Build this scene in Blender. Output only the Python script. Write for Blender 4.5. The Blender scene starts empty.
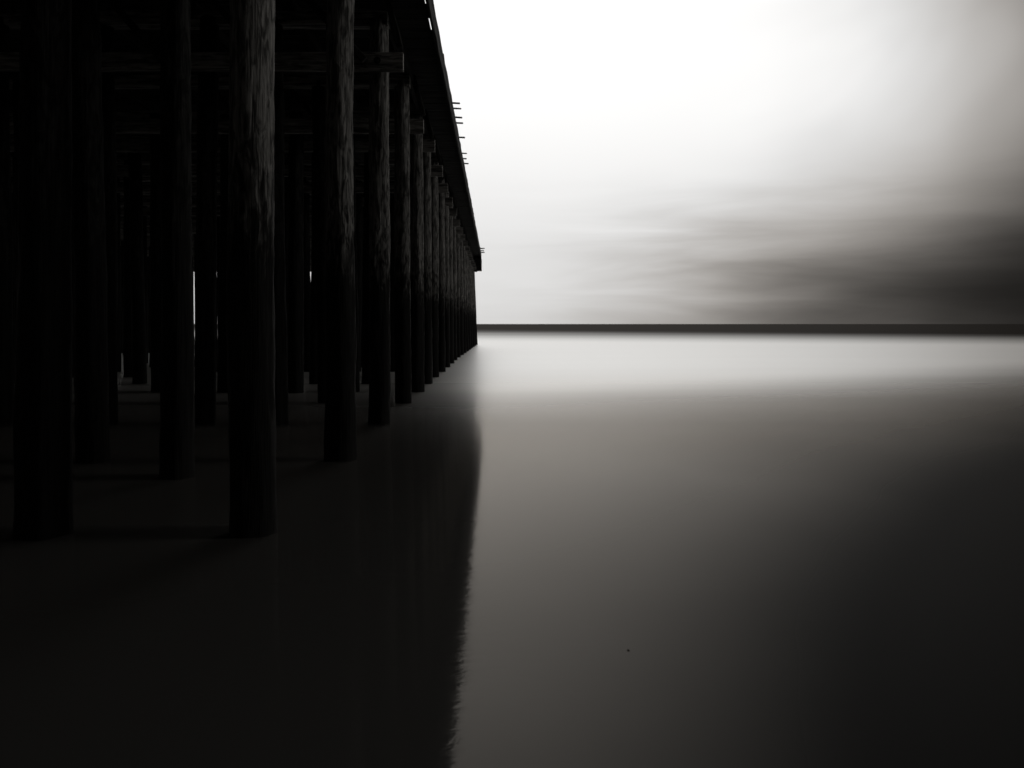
import bpy, bmesh, math, random
from mathutils import Vector, Matrix, noise

random.seed(7)
R = math.radians
scene = bpy.context.scene
C = scene.collection

# ------------------------------------------------------------------ node helpers
class NT:
    """small helper for writing node expressions"""
    def __init__(self, tree):
        self.t = tree; self.n = tree.nodes; self.l = tree.links
    def new(self, typ, **kw):
        n = self.n.new(typ)
        for k, v in kw.items(): setattr(n, k, v)
        return n
    def put(self, sock, v):
        if hasattr(v, 'is_output') or isinstance(v, bpy.types.NodeSocket): self.l.new(v, sock)
        else: sock.default_value = v
    def m(self, op, a, b=None, c=None, clamp=False):
        n = self.new('ShaderNodeMath', operation=op); n.use_clamp = clamp
        self.put(n.inputs[0], a)
        if b is not None: self.put(n.inputs[1], b)
        if c is not None: self.put(n.inputs[2], c)
        return n.outputs[0]
    def smooth(self, v, a, b, lo=0.0, hi=1.0):
        n = self.new('ShaderNodeMapRange', interpolation_type='SMOOTHSTEP')
        self.put(n.inputs[0], v); self.put(n.inputs[1], a); self.put(n.inputs[2], b)
        n.inputs[3].default_value = lo; n.inputs[4].default_value = hi
        return n.outputs[0]
    def lerp(self, a, b, f):
        n = self.new('ShaderNodeMix', data_type='FLOAT'); self.put(n.inputs[0], f)
        self.put(n.inputs[2], a); self.put(n.inputs[3], b)
        return n.outputs[0]
    def mixc(self, a, b, f):
        n = self.new('ShaderNodeMix', data_type='RGBA'); self.put(n.inputs[0], f)
        self.put(n.inputs[6], a); self.put(n.inputs[7], b)
        return n.outputs[2]
    def noise(self, vec, scale=1.0, detail=3.0, rough=0.5, dist=0.0):
        n = self.new('ShaderNodeTexNoise'); self.l.new(vec, n.inputs['Vector'])
        n.inputs['Scale'].default_value = scale; n.inputs['Detail'].default_value = detail
        n.inputs['Roughness'].default_value = rough; n.inputs['Distortion'].default_value = dist
        return n.outputs['Fac']
    def comb(self, x, y, z):
        n = self.new('ShaderNodeCombineXYZ')
        for s, v in zip(n.inputs, (x, y, z)): self.put(s, v)
        return n.outputs[0]
    def scalev(self, vec, s):
        n = self.new('ShaderNodeMapping'); self.l.new(vec, n.inputs['Vector'])
        n.inputs['Scale'].default_value = s
        return n.outputs[0]
    def curve(self, v, lo, hi, pts):
        """piecewise linear function of v through (x, y) points"""
        n = self.new('ShaderNodeFloatCurve')
        mr = self.new('ShaderNodeMapRange'); self.put(mr.inputs[0], v)
        mr.inputs[1].default_value = lo; mr.inputs[2].default_value = hi
        self.l.new(mr.outputs[0], n.inputs[1])
        cm = n.mapping; cu = cm.curves[0]
        P = [((x - lo) / (hi - lo), y) for x, y in pts]
        cu.points[0].location = P[0]; cu.points[1].location = P[-1]
        for p in P[1:-1]: cu.points.new(*p)
        cm.update()
        return n.outputs[0]

def material(name):
    m = bpy.data.materials.new(name); m.use_nodes = True
    m.node_tree.nodes.clear()
    return m, NT(m.node_tree)

# ------------------------------------------------------------------ world: heavy cloud, bright gap ahead
SUN_EL, SUN_AZ = R(16), R(89)          # azimuth measured from the view direction (+Y) towards +X
world = bpy.data.worlds.new("World"); scene.world = world
world.use_nodes = True
world.node_tree.nodes.clear()
w = NT(world.node_tree)
tc = w.new('ShaderNodeTexCoord')
sep = w.new('ShaderNodeSeparateXYZ'); w.l.new(tc.outputs['Generated'], sep.inputs[0])
dx, dy, dz = sep.outputs
az = w.m('MULTIPLY', w.m('ARCTAN2', dx, dy), 180 / math.pi)
el = w.m('MULTIPLY', w.m('ARCSINE', dz), 180 / math.pi)
# cloud streaks: long in azimuth, thin in elevation
sv = w.comb(w.m('MULTIPLY', az, 0.055), w.m('MULTIPLY', el, 0.42), 0.0)
n1 = w.noise(sv, 1.0, 4.0, 0.5, 0.4)
sv2 = w.comb(w.m('MULTIPLY', az, 0.05), w.m('MULTIPLY', el, 0.09), 5.0)
n2 = w.noise(sv2, 1.0, 3.0, 0.5, 0.6)
top = w.curve(az, -120, 120, [(-120, .04), (-70, .09), (-45, .35), (-25, .95), (0, .97), (8, .965), (14, .94), (21, .84), (27, .68), (32, .42), (38, .22), (50, .09), (70, .06), (120, .04)])
low = w.curve(az, -120, 120, [(-120, .04), (-60, .10), (-30, .5), (-10, .72), (0, .69), (7, .57), (14, .37), (21, .13), (27, .054), (33, .02), (60, .02), (120, .04)])
zen = w.curve(el, -10, 90, [(-10, 1), (20, 1), (27, 1.22), (36, 1.1), (46, .6), (60, .2), (90, .08)])
mid = w.m('ADD', w.m('MULTIPLY_ADD', az, .165, 3.3), w.m('MULTIPLY', w.m('SUBTRACT', n2, .5), 4.5))
cl = w.smooth(w.m('SUBTRACT', el, mid), -6.2, 6.0)
L = w.lerp(low, w.m('MULTIPLY', w.m('MULTIPLY', top, zen), w.smooth(el, 3., 17., .86, 1.13)), cl)
# streak modulation strongest in the low bank of cloud
amp = w.m('MULTIPLY', w.smooth(el, 12.0, 4.0), w.smooth(az, -2.0, 16.0, .12, .95))
st = w.m('MULTIPLY_ADD', w.m('SUBTRACT', n1, .5), w.m('MULTIPLY', amp, 1.5), 1.0)
st2 = w.m('MULTIPLY_ADD', w.m('SUBTRACT', n2, .5), w.smooth(az, 10., 34., 0.0, 1.1), 1.0)
L = w.m('MULTIPLY', w.m('MULTIPLY', L, w.m('MAXIMUM', st, .25)), w.m('MAXIMUM', st2, .3))
sky = w.new('ShaderNodeTexSky', sky_type='NISHITA')
sky.sun_disc = False; sky.sun_elevation = SUN_EL; sky.sun_rotation = SUN_AZ
bw = w.new('ShaderNodeRGBToBW'); w.l.new(sky.outputs[0], bw.inputs[0])
cloud = w.m('MULTIPLY', L, 10.4)
lum = w.lerp(cloud, w.m('MULTIPLY', bw.outputs[0], L), .10)
# dark cloud is faintly warm, bright cloud neutral
tint = w.mixc((1.08, 1.0, .92, 1), (1.006, 1.0, .992, 1), w.smooth(L, .03, .85))
vm = w.new('ShaderNodeVectorMath', operation='SCALE'); w.l.new(tint, vm.inputs[0]); w.l.new(lum, vm.inputs['Scale'])
bg = w.new('ShaderNodeBackground'); w.l.new(vm.outputs[0], bg.inputs['Color']); bg.inputs['Strength'].default_value = .1
wo = w.new('ShaderNodeOutputWorld'); w.l.new(bg.outputs[0], wo.inputs['Surface'])
world.cycles.sampling_method = 'MANUAL'; world.cycles.sample_map_resolution = 1024

sl = bpy.data.lights.new('sun', 'SUN'); sl.energy = .5; sl.angle = R(14); sl.color = (1, .97, .92)
so = bpy.data.objects.new('sun', sl); C.objects.link(so)
sd = Vector((math.sin(SUN_AZ) * math.cos(SUN_EL), math.cos(SUN_AZ) * math.cos(SUN_EL), math.sin(SUN_EL)))
so.rotation_euler = (-sd).to_track_quat('-Z', 'Y').to_euler()
so.location = sd * 50

# ------------------------------------------------------------------ camera
EYE = 1.6
cam = bpy.data.cameras.new('camera'); co = bpy.data.objects.new('camera', cam); C.objects.link(co)
co.location = (0, 0, EYE); co.rotation_euler = (R(90), 0, 0)
cam.sensor_width = 36; cam.lens = 800 / 1024 * 36
cam.shift_x = 16 / 1024; cam.shift_y = -60 / 1024
cam.clip_start = .05; cam.clip_end = 80000
cam.dof.use_dof = True; cam.dof.focus_distance = 10.0; cam.dof.aperture_fstop = 2.8
scene.camera = co

# ------------------------------------------------------------------ materials
def wood(name, dry, streak=(26, 26, 1.6), tide=True, along=None, contrast=1.0):
    m, t = material(name)
    tcn = t.new('ShaderNodeTexCoord'); geo = t.new('ShaderNodeNewGeometry')
    pos = geo.outputs['Position']
    v = t.scalev(pos, streak)
    fine = t.noise(v, 1.0, 6.0, .62, .3)
    blotch = t.noise(t.scalev(pos, tuple(max(s * .36, 3.4) if tide else s * .32 for s in streak)), 1.0, 5.0, .62, 1.2)
    crack = t.noise(t.scalev(pos, (streak[0] * 2.2, streak[1] * 2.2, streak[2] * .8)), 1.0, 3.0, .5, .2)
    k = t.m('MULTIPLY', t.smooth(fine, .28, .74, .35, 1.25), t.smooth(blotch, .38, .58, .26, 1.0))
    k = t.m('MULTIPLY', k, t.smooth(crack, .34, .46, .45, 1.0))
    ps = t.new('ShaderNodeSeparateXYZ'); t.l.new(pos, ps.inputs[0])
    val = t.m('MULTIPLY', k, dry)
    rough = .85
    if tide:
        # black wet weed and mussels up to the tide line
        edge = t.m('MULTIPLY_ADD', t.m('SUBTRACT', blotch, .5), 2.6, ps.outputs[2])
        wet = t.smooth(edge, 2.1, 3.3)
        val = t.lerp(t.m('MULTIPLY', fine, .012), val, wet)
        rough = t.lerp(.75, .85, wet)
    b = t.new('ShaderNodeBsdfPrincipled')
    cr = t.new('ShaderNodeVectorMath', operation='SCALE'); cr.inputs[0].default_value = (1.0, .985, .95)
    t.l.new(val, cr.inputs['Scale']); t.l.new(cr.outputs[0], b.inputs['Base Color'])
    t.put(b.inputs['Roughness'], rough); b.inputs['Specular IOR Level'].default_value = .06
    bp = t.new('ShaderNodeBump'); bp.inputs['Strength'].default_value = .7; bp.inputs['Distance'].default_value = .02
    h = t.m('ADD', t.m('MULTIPLY', fine, .6), t.m('MULTIPLY', crack, .7)); t.l.new(h, bp.inputs['Height'])
    t.l.new(bp.outputs[0], b.inputs['Normal'])
    o = t.new('ShaderNodeOutputMaterial'); t.l.new(b.outputs[0], o.inputs[0])
    return m

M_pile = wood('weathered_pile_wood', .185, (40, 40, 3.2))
M_pile_shade = wood('shaded_pile_wood', .018)  # inner piles: shade under the deck put into a darker wood colour
M_beam = wood('weathered_beam_wood', .36, (1.8, 24, 24), tide=False)
M_long = wood('tarred_long_timber', .045, (24, 1.6, 24), tide=False)
M_deck = wood('deck_plank_wood', .045, (2.0, 24, 24), tide=False)
M_strut = wood('brace_wood', .05, (20, 20, 3), tide=False)

def metal(name, c):
    m, t = material(name)
    geo = t.new('ShaderNodeNewGeometry')
    n = t.noise(geo.outputs['Position'], 60, 4, .6)
    b = t.new('ShaderNodeBsdfPrincipled')
    t.l.new(t.mixc((c, c * .9, c * .8, 1), (c * .4, c * .35, c * .3, 1), n), b.inputs['Base Color'])
    b.inputs['Metallic'].default_value = .5; b.inputs['Roughness'].default_value = .7
    o = t.new('ShaderNodeOutputMaterial'); t.l.new(b.outputs[0], o.inputs[0])
    return m
M_iron = metal('rusted_iron', .008)

def beach_mat():
    m, t = material('wet_sand')
    geo = t.new('ShaderNodeNewGeometry'); pos = geo.outputs['Position']
    ps = t.new('ShaderNodeSeparateXYZ'); t.l.new(pos, ps.inputs[0]); X, Y, Z = ps.outputs
    grain = t.noise(pos, 420, 3, .6)
    patch = t.noise(t.scalev(pos, (.35, .22, .3)), 1.0, 3, .5, .4)
    # reflective wet sand near the pier; vignette shade painted into the sand colour rightwards
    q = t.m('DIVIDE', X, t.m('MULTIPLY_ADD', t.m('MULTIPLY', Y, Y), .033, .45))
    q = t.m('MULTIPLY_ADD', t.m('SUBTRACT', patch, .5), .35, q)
    vign_mix = t.smooth(q, -.4, 2.0, 1.0, .02)
    base = t.mixc((.038, .037, .035, 1), (.046, .0447, .0423, 1), grain)
    sandd = t.new('ShaderNodeBsdfDiffuse'); t.l.new(base, sandd.inputs['Color'])
    gl = t.new('ShaderNodeBsdfGlossy'); gl.inputs['Color'].default_value = (1.0, .935, .855, 1)
    t.put(gl.inputs['Roughness'], t.m('MAXIMUM', t.lerp(.30, .07, vign_mix), t.smooth(X, -.9, -2.2, .05, .24)))
    fr = t.new('ShaderNodeFresnel'); fr.inputs['IOR'].default_value = 1.185
    b = t.new('ShaderNodeMixShader'); t.l.new(fr.outputs[0], b.inputs[0]); t.l.new(sandd.outputs[0], b.inputs[1]); t.l.new(gl.outputs[0], b.inputs[2])
    vign_sand = t.new('ShaderNodeBsdfPrincipled')
    t.l.new(t.mixc((.006, .0057, .0053, 1), (.0075, .0071, .0066, 1), grain), vign_sand.inputs['Base Color'])  # darker sand colour carrying the painted vignette
    vign_sand.inputs['Roughness'].default_value = .6; vign_sand.inputs['Specular IOR Level'].default_value = .02
    # ripple marks, a millimetre or so high, and grain
    rip = t.noise(t.scalev(pos, (8.0, 15.0, 1)), 1.0, 3, .55, .5)
    gr = t.noise(t.scalev(pos, (30, 45, 1)), 1.0, 3, .6)
    bp = t.new('ShaderNodeBump'); bp.inputs['Strength'].default_value = 1.0; bp.inputs['Distance'].default_value = .0007
    t.l.new(t.m('ADD', rip, t.m('MULTIPLY', gr, .12)), bp.inputs['Height'])
    t.l.new(bp.outputs[0], gl.inputs['Normal'])
    mx = t.new('ShaderNodeMixShader'); t.l.new(vign_mix, mx.inputs[0]); t.l.new(vign_sand.outputs[0], mx.inputs[1]); t.l.new(b.outputs[0], mx.inputs[2])
    o = t.new('ShaderNodeOutputMaterial'); t.l.new(mx.outputs[0], o.inputs[0])
    return m

def sea_mat():
    m, t = material('sea_water')
    geo = t.new('ShaderNodeNewGeometry'); pos = geo.outputs['Position']
    ps = t.new('ShaderNodeSeparateXYZ'); t.l.new(pos, ps.inputs[0]); X, Y, Z = ps.outputs
    streak = t.noise(t.scalev(pos, (.05, .32, 1)), 1.0, 2.5, .5, .6)
    broad = t.noise(t.scalev(pos, (.012, .04, 1)), 1.0, 1.0, .5, .3)
    # shallow water that has run up the sand
    wd = t.new('ShaderNodeBsdfDiffuse'); wd.inputs['Color'].default_value = (.035, .033, .030, 1)
    wg = t.new('ShaderNodeBsdfGlossy')
    t.l.new(t.mixc((1.0, .935, .855, 1), (1.0, .985, .96, 1), t.smooth(Y, 12., 30.)), wg.inputs['Color'])
    t.put(wg.inputs['Roughness'], t.m('ADD', t.smooth(Y, 8., 26., .11, .27), t.m('MULTIPLY', streak, .05)))
    fr = t.new('ShaderNodeFresnel'); fr.inputs['IOR'].default_value = 1.27
    b = t.new('ShaderNodeMixShader'); t.l.new(fr.outputs[0], b.inputs[0]); t.l.new(wd.outputs[0], b.inputs[1]); t.l.new(wg.outputs[0], b.inputs[2])
    # milky surf
    fd = t.new('ShaderNodeBsdfDiffuse'); fd.inputs['Color'].default_value = (.88, .875, .86, 1)
    fg = t.new('ShaderNodeBsdfGlossy'); fg.inputs['Color'].default_value = (.99, .985, .97, 1); fg.inputs['Roughness'].default_value = .33; fg.distribution = 'MULTI_GGX'
    foam = t.new('ShaderNodeMixShader'); foam.inputs[0].default_value = .88
    t.l.new(fd.outputs[0], foam.inputs[1]); t.l.new(fg.outputs[0], foam.inputs[2])
    yy = t.m('MULTIPLY_ADD', t.m('SUBTRACT', broad, .5), 14.0, Y)
    f = t.m('MULTIPLY', t.smooth(yy, 3., 38., 0, 1.0), t.smooth(streak, .2, .65, .92, 1.0))
    mx = t.new('ShaderNodeMixShader'); t.l.new(f, mx.inputs[0]); t.l.new(b.outputs[0], mx.inputs[1]); t.l.new(foam.outputs[0], mx.inputs[2])
    # open sea beyond the breakers: dark, choppy
    deep = t.new('ShaderNodeBsdfDiffuse'); deep.inputs['Color'].default_value = (.003, .0028, .0026, 1)
    gl = t.new('ShaderNodeBsdfGlossy'); gl.inputs['Roughness'].default_value = .30; gl.inputs['Color'].default_value = (.043, .040, .037, 1)
    ad = t.new('ShaderNodeAddShader'); t.l.new(deep.outputs[0], ad.inputs[0]); t.l.new(gl.outputs[0], ad.inputs[1])
    inv = t.m('DIVIDE', 1280., t.m('MAXIMUM', Y, 1.0))          # distance as its reciprocal, breaker line drifts nearer to the right
    side = t.m('DIVIDE', X, t.m('MAXIMUM', Y, 1.0))
    line = t.m('ADD', t.m('MULTIPLY_ADD', side, 7.0, 8.2), t.m('MULTIPLY', t.m('SUBTRACT', broad, .5), 2.0))
    df = t.smooth(t.m('SUBTRACT', line, inv), -10.0, 3.4)
    m2 = t.new('ShaderNodeMixShader'); t.l.new(df, m2.inputs[0]); t.l.new(mx.outputs[0], m2.inputs[1]); t.l.new(ad.outputs[0], m2.inputs[2])
    # thin leading edge of the water on the sand
    tr = t.new('ShaderNodeBsdfTransparent')
    yv = t.m('ADD', Y, t.m('MULTIPLY', t.m('SUBTRACT', streak, .5), 1.2))
    yv = t.m('MULTIPLY_ADD', t.m('MAXIMUM', X, 0.0), -.62, yv)
    a = t.smooth(yv, 6.3, 21.)
    m3 = t.new('ShaderNodeMixShader'); t.l.new(a, m3.inputs[0]); t.l.new(tr.outputs[0], m3.inputs[1]); t.l.new(m2.outputs[0], m3.inputs[2])
    o = t.new('ShaderNodeOutputMaterial'); t.l.new(m3.outputs[0], o.inputs[0])
    return m

# ------------------------------------------------------------------ mesh helpers
def link(name, bm, mat, parent=None, smooth=False):
    me = bpy.data.meshes.new(name); bm.to_mesh(me); bm.free()
    me.materials.append(mat)
    if smooth:
        for p in me.polygons: p.use_smooth = True
    o = bpy.data.objects.new(name, me); C.objects.link(o)
    if parent is not None: o.parent = parent
    return o

def add_beam(bm, a, b, w_, h_, up=Vector((0, 0, 1)), rough=.006, seg=1, bevel=.01):
    """a squared timber from a to b, w_ wide and h_ high, with slightly uneven edges"""
    a, b = Vector(a), Vector(b); d = (b - a); ln = d.length; d.normalize()
    s = d.cross(up).normalized(); u = s.cross(d).normalized()
    rings = []
    for i in range(seg + 1):
        p = a + d * ln * i / seg
        jw = w_ * .5 + random.uniform(-rough, rough); jh = h_ * .5 + random.uniform(-rough, rough)
        c = min(bevel, jw * .4, jh * .4)
        pts = [(-jw, -jh + c), (-jw + c, -jh), (jw - c, -jh), (jw, -jh + c), (jw, jh - c), (jw - c, jh), (-jw + c, jh), (-jw, jh - c)]
        rings.append([bm.verts.new(p + s * x + u * y) for x, y in pts])
    for r0, r1 in zip(rings, rings[1:]):
        for k in range(8):
            bm.faces.new((r0[k], r0[(k + 1) % 8], r1[(k + 1) % 8], r1[k]))
    bm.faces.new(list(reversed(rings[0]))); bm.faces.new(rings[-1])

def add_pile(bm, x, y, z0, z1, r0, r1, lean=(0, 0), sides=14, rings=12, seed=0, amp=.012):
    """a round timber pile: tapered, out of round, gouged, slightly leaning"""
    R_ = []
    for i in range(rings + 1):
        f = i / rings; z = z0 + (z1 - z0) * f
        r = r0 + (r1 - r0) * f
        cx = x + lean[0] * f + .018 * noise.noise((seed * 3.1, 0, z * .45)); cy = y + lean[1] * f + .018 * noise.noise((seed * 3.1, 9, z * .45))
        ring = []
        for k in range(sides):
            a = 2 * math.pi * k / sides
            ca, sa = math.cos(a), math.sin(a)
            n = noise.noise((ca * 1.3 + seed * 7.3, sa * 1.3, z * .35)) * 1.3 + .7 * noise.noise((ca * 4 + seed, sa * 4 + 3, z * 1.7)) + .45 * noise.noise((ca * 8 + seed, sa * 8, z * 4.5))
            rr = r + amp * n
            if z < z0 + .5 and z0 < .3: rr += .012 * (1 - (z - z0) / .5)
            ring.append(bm.verts.new((cx + ca * rr, cy + sa * rr, z)))
        R_.append(ring)
    for a, b in zip(R_, R_[1:]):
        for k in range(sides):
            bm.faces.new((a[k], a[(k + 1) % sides], b[(k + 1) % sides], b[k]))
    bm.faces.new(R_[-1]); bm.faces.new(list(reversed(R_[0])))

# ------------------------------------------------------------------ ground: beach and sea
def sheet(name, xs, ys, zf, mat):
    bm = bmesh.new()
    V = [[bm.verts.new((x, y, zf(x, y))) for x in xs] for y in ys]
    for j in range(len(ys) - 1):
        for i in range(len(xs) - 1):
            bm.faces.new((V[j][i], V[j][i + 1], V[j + 1][i + 1], V[j + 1][i]))
    o = link(name, bm, mat, smooth=True); o['kind'] = 'structure'
    return o
def beach_z(x, y):
    z = .014 * 5 * math.tanh(x / 5)
    f = min(max((y - 7) / 6, 0), 1); f = f * f * (3 - 2 * f)
    return z * (1 - f) - .03 * f - max(y - 13, 0) * .004
bxs = [-300, -120, -60, -30] + [-20 + .5 * i for i in range(81)] + [30, 60, 120, 300]
bys = [-200, -80, -30, -10] + [-5 + .5 * i for i in range(71)] + [50, 100]
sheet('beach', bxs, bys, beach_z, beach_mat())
def sea_z(x, y):
    f = min(max((y - 7) / 6, 0), 1); f = f * f * (3 - 2 * f)
    return .014 * 5 * math.tanh(x / 5) * (1 - f) + .004
sxs = [-60000, -8000, -1500, -300, -60, -30] + [-20 + i for i in range(41)] + [30, 60, 300, 1500, 8000, 60000]
sys_ = [6.5 + .5 * i for i in range(16)] + [16, 20, 30, 50, 90, 160, 300, 700, 2000, 8000, 60000]
sheet('sea', sxs, sys_, sea_z, sea_mat())

# ------------------------------------------------------------------ the pier
pier = bpy.data.objects.new('pier', None); C.objects.link(pier)
pier.location = (0, 0, 0)
pier['label'] = 'long black timber pier on rows of round piles running out over the sea'
pier['category'] = 'pier'

END = 62.0
BENTS = [6.25, 9.62, 12.9, 16.2, 18.85, 21.4, 24.1, 26.8, 29.6, 32.5, 35.4, 38.3, 41.2, 44.1, 47.0, 50.0, 53.0, 56.0, 59.0, 61.6]
ROWS = [-1.87, -3.45, -4.75, -6.3, -7.9, -9.5, -11.1, -12.7, -14.3, -15.9, -17.5, -19.1, -20.7, -22.3, -23.9, -25.5]
LEFT = -27.4
Z_GIRT, Z_TOP, Z_DECK = 5.75, 6.50, 6.80
def edge_x(y): return -1.02 - .11 * max(y, 0) / END

rnd = random.Random(3)
piles = []
for j, by in enumerate(BENTS):
    for i, rx in enumerate(ROWS):
        jx = rnd.uniform(-.10, .10) if i else rnd.uniform(-.015, .015)
        jy = rnd.uniform(-.12, .12) if i else 0
        r0 = rnd.uniform(.155, .20) if i else rnd.uniform(.165, .182)
        x, y = rx + jx, by + jy
        if i == 0 and j == 0: x, r0 = -1.885, .182
        if i == 1 and j == 0: x, y, r0 = -3.53, 6.25, .19
        if i == 1 and j == 1: x, y, r0 = -3.40, 8.6, .165
        if i == 2 and j == 4: x, y, r0 = -4.66, 18.6, .19
        if i == 12 and j == 15: x, r0 = -21.72, .23
        if i == 13 and j == 14: x, r0 = -21.95, .23
        lean = (rnd.uniform(-.14, .10), rnd.uniform(-.1, .1)) if i else (rnd.uniform(-.06, -.01), rnd.uniform(-.04, .04))
        if i == 0 and j >= 12: x += .30 * (j - 11) / 8; lean = (-.28 * (j - 11) / 8, 0)
        piles.append(dict(x=x, y=y, r=r0, lean=lean, i=i, j=j))

# extra close-set piles added along the far side to block sky gaps
fy = 26.0
while fy < END:
    fx = -26.9 + rnd.uniform(-.06, .06)
    ppx = 496 + 800 * fx / fy
    if not (191 < ppx < 198):
        piles.append(dict(x=fx, y=fy, r=rnd.uniform(.19, .23), lean=(rnd.uniform(-.1, .1), rnd.uniform(-.1, .1)), i=16, j=99))
    fy += rnd.uniform(.75, 1.0)

ex = -3.6  # extra end row, added to close sky gaps past the pier end
while ex > -26.5:
    ppx = 496 + 800 * ex / (END - .1)
    if not (191 < ppx < 198):
        piles.append(dict(x=ex, y=END - .1 + rnd.uniform(-.1, .1), r=rnd.uniform(.19, .23), lean=(rnd.uniform(-.1, .1), 0), i=16, j=99))
    ex -= rnd.uniform(.6, .8)

# a thin line of sight stays open through the forest of piles
for gpx, mar in ((194.3, .012),):
    ux = (gpx - 496) / 800; ln = math.hypot(ux, 1); ux, uy = ux / ln, 1 / ln
    for p in piles:
        if p['i'] == 0: continue
        qx, qy = p['x'] + p['lean'][0] * .36, p['y'] + p['lean'][1] * .36
        d = qx * uy - qy * ux
        need = p['r'] * .97 + mar - abs(d)
        if need > 0: p['x'] += math.copysign(need / uy, d)

# keep the piles that can be seen from about here (the photograph shows nothing of the rest)
def seen(ps, cams, nray=1300):
    vis = {}
    for cx, hf in [(c, h) for c in cams for h in (.1, .35, .6)]:
        for k in range(nray):
            px = -60 + k * (560.0 / nray)
            ux = (px - 496) / 800; ln = math.hypot(ux, 1); ux, uy = ux / ln, 1 / ln
            best, bi = 1e9, None
            for n, p in enumerate(ps):
                qx, qy = p['x'] + p['lean'][0] * hf - cx, p['y'] + p['lean'][1] * hf
                t = qx * ux + qy * uy
                if t <= 0 or t >= best: continue
                d = abs(qx * uy - qy * ux)
                if d < p['r'] * .93: best, bi = t, n
            if bi is not None: vis[bi] = vis.get(bi, 0) + 1
    return vis
vis = seen(piles, (0.0, -.5, .5))
order = sorted(vis, key=lambda n: -vis[n] * 1.0)
keep = set(n for n in order)
first = set(order[:88]) | {n for n, p in enumerate(piles) if p['i'] == 0}
rest = keep - first
for n in sorted(first):
    p = piles[n]
    near = p['y'] < 20 and p['i'] < 3
    bm = bmesh.new()
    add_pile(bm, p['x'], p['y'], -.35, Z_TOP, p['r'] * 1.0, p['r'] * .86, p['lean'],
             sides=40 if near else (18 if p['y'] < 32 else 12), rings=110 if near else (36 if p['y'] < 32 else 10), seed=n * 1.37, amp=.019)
    o = link('pile', bm, M_pile if p['i'] == 0 else M_pile_shade, pier, smooth=True)
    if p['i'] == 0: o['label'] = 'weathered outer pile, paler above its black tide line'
if rest:
    bm = bmesh.new()
    for n in sorted(rest):
        p = piles[n]
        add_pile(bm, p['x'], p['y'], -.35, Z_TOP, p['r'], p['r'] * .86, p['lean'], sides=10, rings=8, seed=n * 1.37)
    o = link('pile', bm, M_pile_shade, pier, smooth=True); o['kind'] = 'stuff'
    o['label'] = 'far piles deep under the pier'

# cross girts bolted to the bents, their ends poking out past the outer piles
def bolt(parent, x, y, z, side):
    bm = bmesh.new()
    bmesh.ops.create_cone(bm, cap_ends=True, segments=6, radius1=.035, radius2=.032, depth=.05,
                          matrix=Matrix.Translation((x, y + side * .02, z)) @ Matrix.Rotation(R(90), 4, 'X'))
    bmesh.ops.create_cone(bm, cap_ends=True, segments=14, radius1=.055, radius2=.055, depth=.012,
                          matrix=Matrix.Translation((x, y + side * .004, z)) @ Matrix.Rotation(R(90), 4, 'X'))
    link('bolt', bm, M_iron, parent)
for j, by in enumerate(BENTS):
    side = -1 if j in (0, 1, 2) else 1
    zz = Z_GIRT + rnd.uniform(-.03, .03)
    if j == 2: zz = 5.74
    if j == 3: zz = 5.66
    if j == 4: zz = 5.85
    gy = by + side * (.18 + .065)
    xe = -1.46 + rnd.uniform(-.03, .03)
    bm = bmesh.new()
    add_beam(bm, (xe, gy, zz), (LEFT + .4, gy, zz + .02), .12, .29, seg=16, rough=.005, bevel=.008)
    g = link('girt', bm, M_beam, pier)
    if by < 30:
        bolt(g, -1.87 if side < 0 else -1.80, gy + side * .065, zz + .01, side)
    # cap on top of the piles
    bm = bmesh.new()
    add_beam(bm, (-1.74, by, Z_TOP + .0), (LEFT + .3, by, Z_TOP + .0), .26, .22, seg=12, rough=.004)
    link('cap_beam', bm, M_beam, pier)

# raking struts from the girts up to the stringers
for j, by in enumerate(BENTS):
    if by > 45: break
    side = -1 if j in (0, 1, 2) else 1
    gy = by + side * (.18 + .19)
    for (x0, z0, x1, z1) in ((-2.05, 5.72, -3.0, 6.74), (-1.50, 5.92, -1.72, 6.74), (-3.6, 5.7, -4.5, 6.74), (-5.2, 5.7, -6.1, 6.74)):
        bm = bmesh.new()
        add_beam(bm, (x0, gy, z0), (x1, gy, z1), .10, .10 if x0 > -1.6 else .16, up=Vector((0, 1, 0)), seg=3)
        link('strut', bm, M_strut, pier)
# stringers, deck planks, rim
for rx in [-1.78] + [-3.3 - 1.6 * k for k in range(15)]:
    bm = bmesh.new()
    add_beam(bm, (rx, -8, 6.705), (rx, END - .35, 6.705), .16, .20, seg=24, rough=.006)
    link('stringer', bm, M_long, pier)
bm = bmesh.new()
y = -8.0
while y < END - .05:
    wd = rnd.choice((.20, .24, .24, .28)); wd = min(wd, END - y)
    back = rnd.uniform(0, .012)
    if 12.5 < y < 13.05 or 13.5 < y < 14.15: back = .042
    z = Z_DECK + .045 + rnd.uniform(-.006, .006)
    add_beam(bm, (edge_x(y) - .078 - back, y + wd / 2, z), (LEFT, y + wd / 2, z), wd - rnd.uniform(.006, .016), .08, seg=1, rough=.002, bevel=.006)
    y += wd
link('deck', bm, M_deck, pier)
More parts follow.
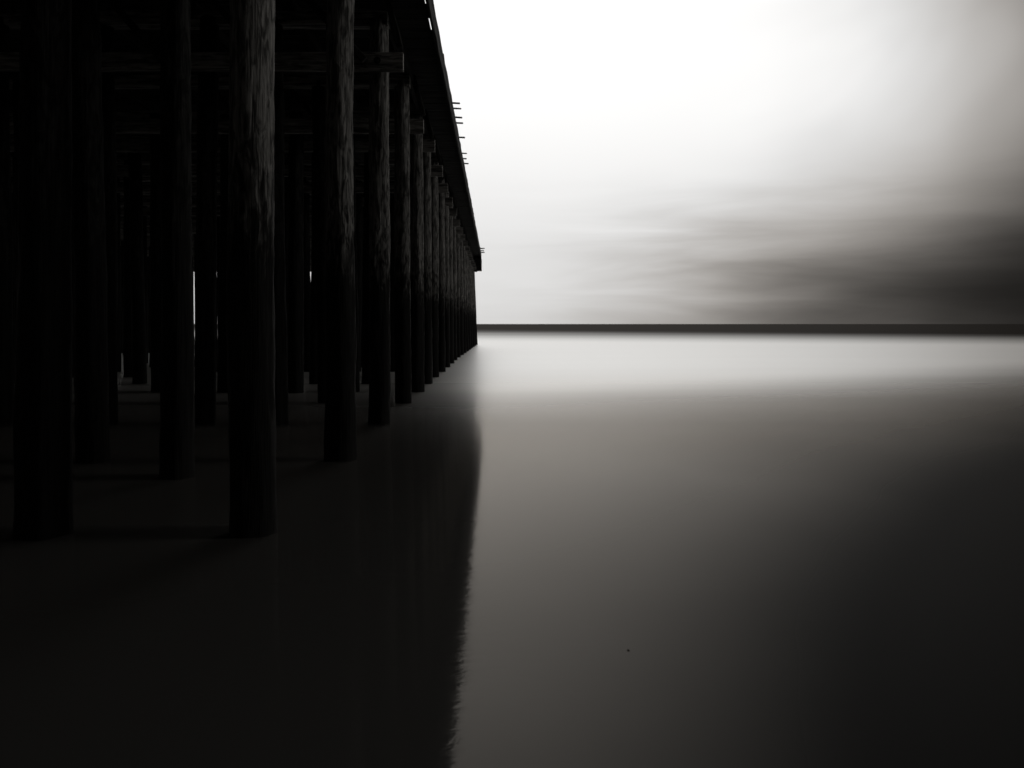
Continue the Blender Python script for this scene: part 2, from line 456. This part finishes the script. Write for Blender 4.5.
# rim: two courses of timber end to end along the deck edge
y = -8.0
while y < END:
    ln = rnd.uniform(4.2, 5.6); y1 = min(y + ln, END)
    if END - y1 < 2: y1 = END
    bm = bmesh.new()
    add_beam(bm, (edge_x(y) - .025, y + .004, 6.73), (edge_x(y1) - .025, y1 - .004, 6.73), .05, .27, seg=8, rough=.006)
    link('rim_beam', bm, M_long, pier)
    bm = bmesh.new()
    dz_ = rnd.uniform(-.012, .012)
    add_beam(bm, (edge_x(y) - .036, y + .006, 6.945 + dz_), (edge_x(y1) - .036, y1 - .006, 6.945 + dz_), .07, .15, seg=8, rough=.008)
    link('kerb', bm, M_long, pier)
    y = y1
# hangers below the rim and end fascia
bm = bmesh.new()
add_beam(bm, (edge_x(END) + .0, END + .06, 6.42), (LEFT, END + .06, 6.42), .10, 1.1, seg=14, rough=.006)
link('end_fascia', bm, M_long, pier)
bm = bmesh.new()
add_beam(bm, (edge_x(END) - .28, END - 1.0, 6.14), (edge_x(END) - .28, END + .0, 6.14), .62, .90, seg=2, rough=.004)
link('end_block', bm, M_long, pier)
bm = bmesh.new()
add_beam(bm, (edge_x(END) - .16, END - .5, 6.99), (edge_x(END) - .16, END - .5, 7.5), .20, .2, up=Vector((0, 1, 0)), seg=2, rough=.006)
link('end_post', bm, M_long, pier)

# loose battens whose ends poke out over the kerb
for (by, out, tilt) in ((19.6, .17, .010), (20.1, .18, .006), (20.95, .17, .012), (21.55, .17, .006), (23.2, .16, .010), (25.4, .14, 0.), (26.2, .10, .004), (27.0, .14, .004), (57.4, .30, 0), (59.2, .24, 0), (60.6, .26, .0)):
    bm = bmesh.new()
    x0 = edge_x(by)
    add_beam(bm, (x0 + out, by, 7.015 - tilt), (x0 - .55, by + .05, 7.05 + tilt), .045 if by < 40 else .1, .036 if by < 40 else .07, seg=3, rough=.004, bevel=.004)
    link('batten', bm, M_long, pier)

# ------------------------------------------------------------------ pebble on the sand
bm = bmesh.new()
bmesh.ops.create_icosphere(bm, subdivisions=3, radius=.007)
for v in bm.verts:
    n = noise.noise(v.co * 70)
    v.co *= 1 + .18 * n
    v.co.z *= .62
peb = link('pebble', bm, metal('dark_stone', .16), None, smooth=True)
peb.location = (.645, 3.9, beach_z(.645, 3.9) + .001)
peb['label'] = 'tiny dark pebble lying alone on the smooth wet sand'; peb['category'] = 'pebble'

# ------------------------------------------------------------------ render settings
vs = scene.view_settings
scene.display_settings.display_device = 'sRGB'
vs.view_transform = 'Standard'; vs.look = 'None'; vs.exposure = 0; vs.gamma = 1; vs.use_curve_mapping = False
scene.render.engine = 'CYCLES'
scene.cycles.use_denoising = True
scene.cycles.max_bounces = 6; scene.cycles.transparent_max_bounces = 8
scene.cycles.sample_clamp_indirect = 4
print('piles seen', len(keep), 'individual', len(first), 'rest', len(rest))
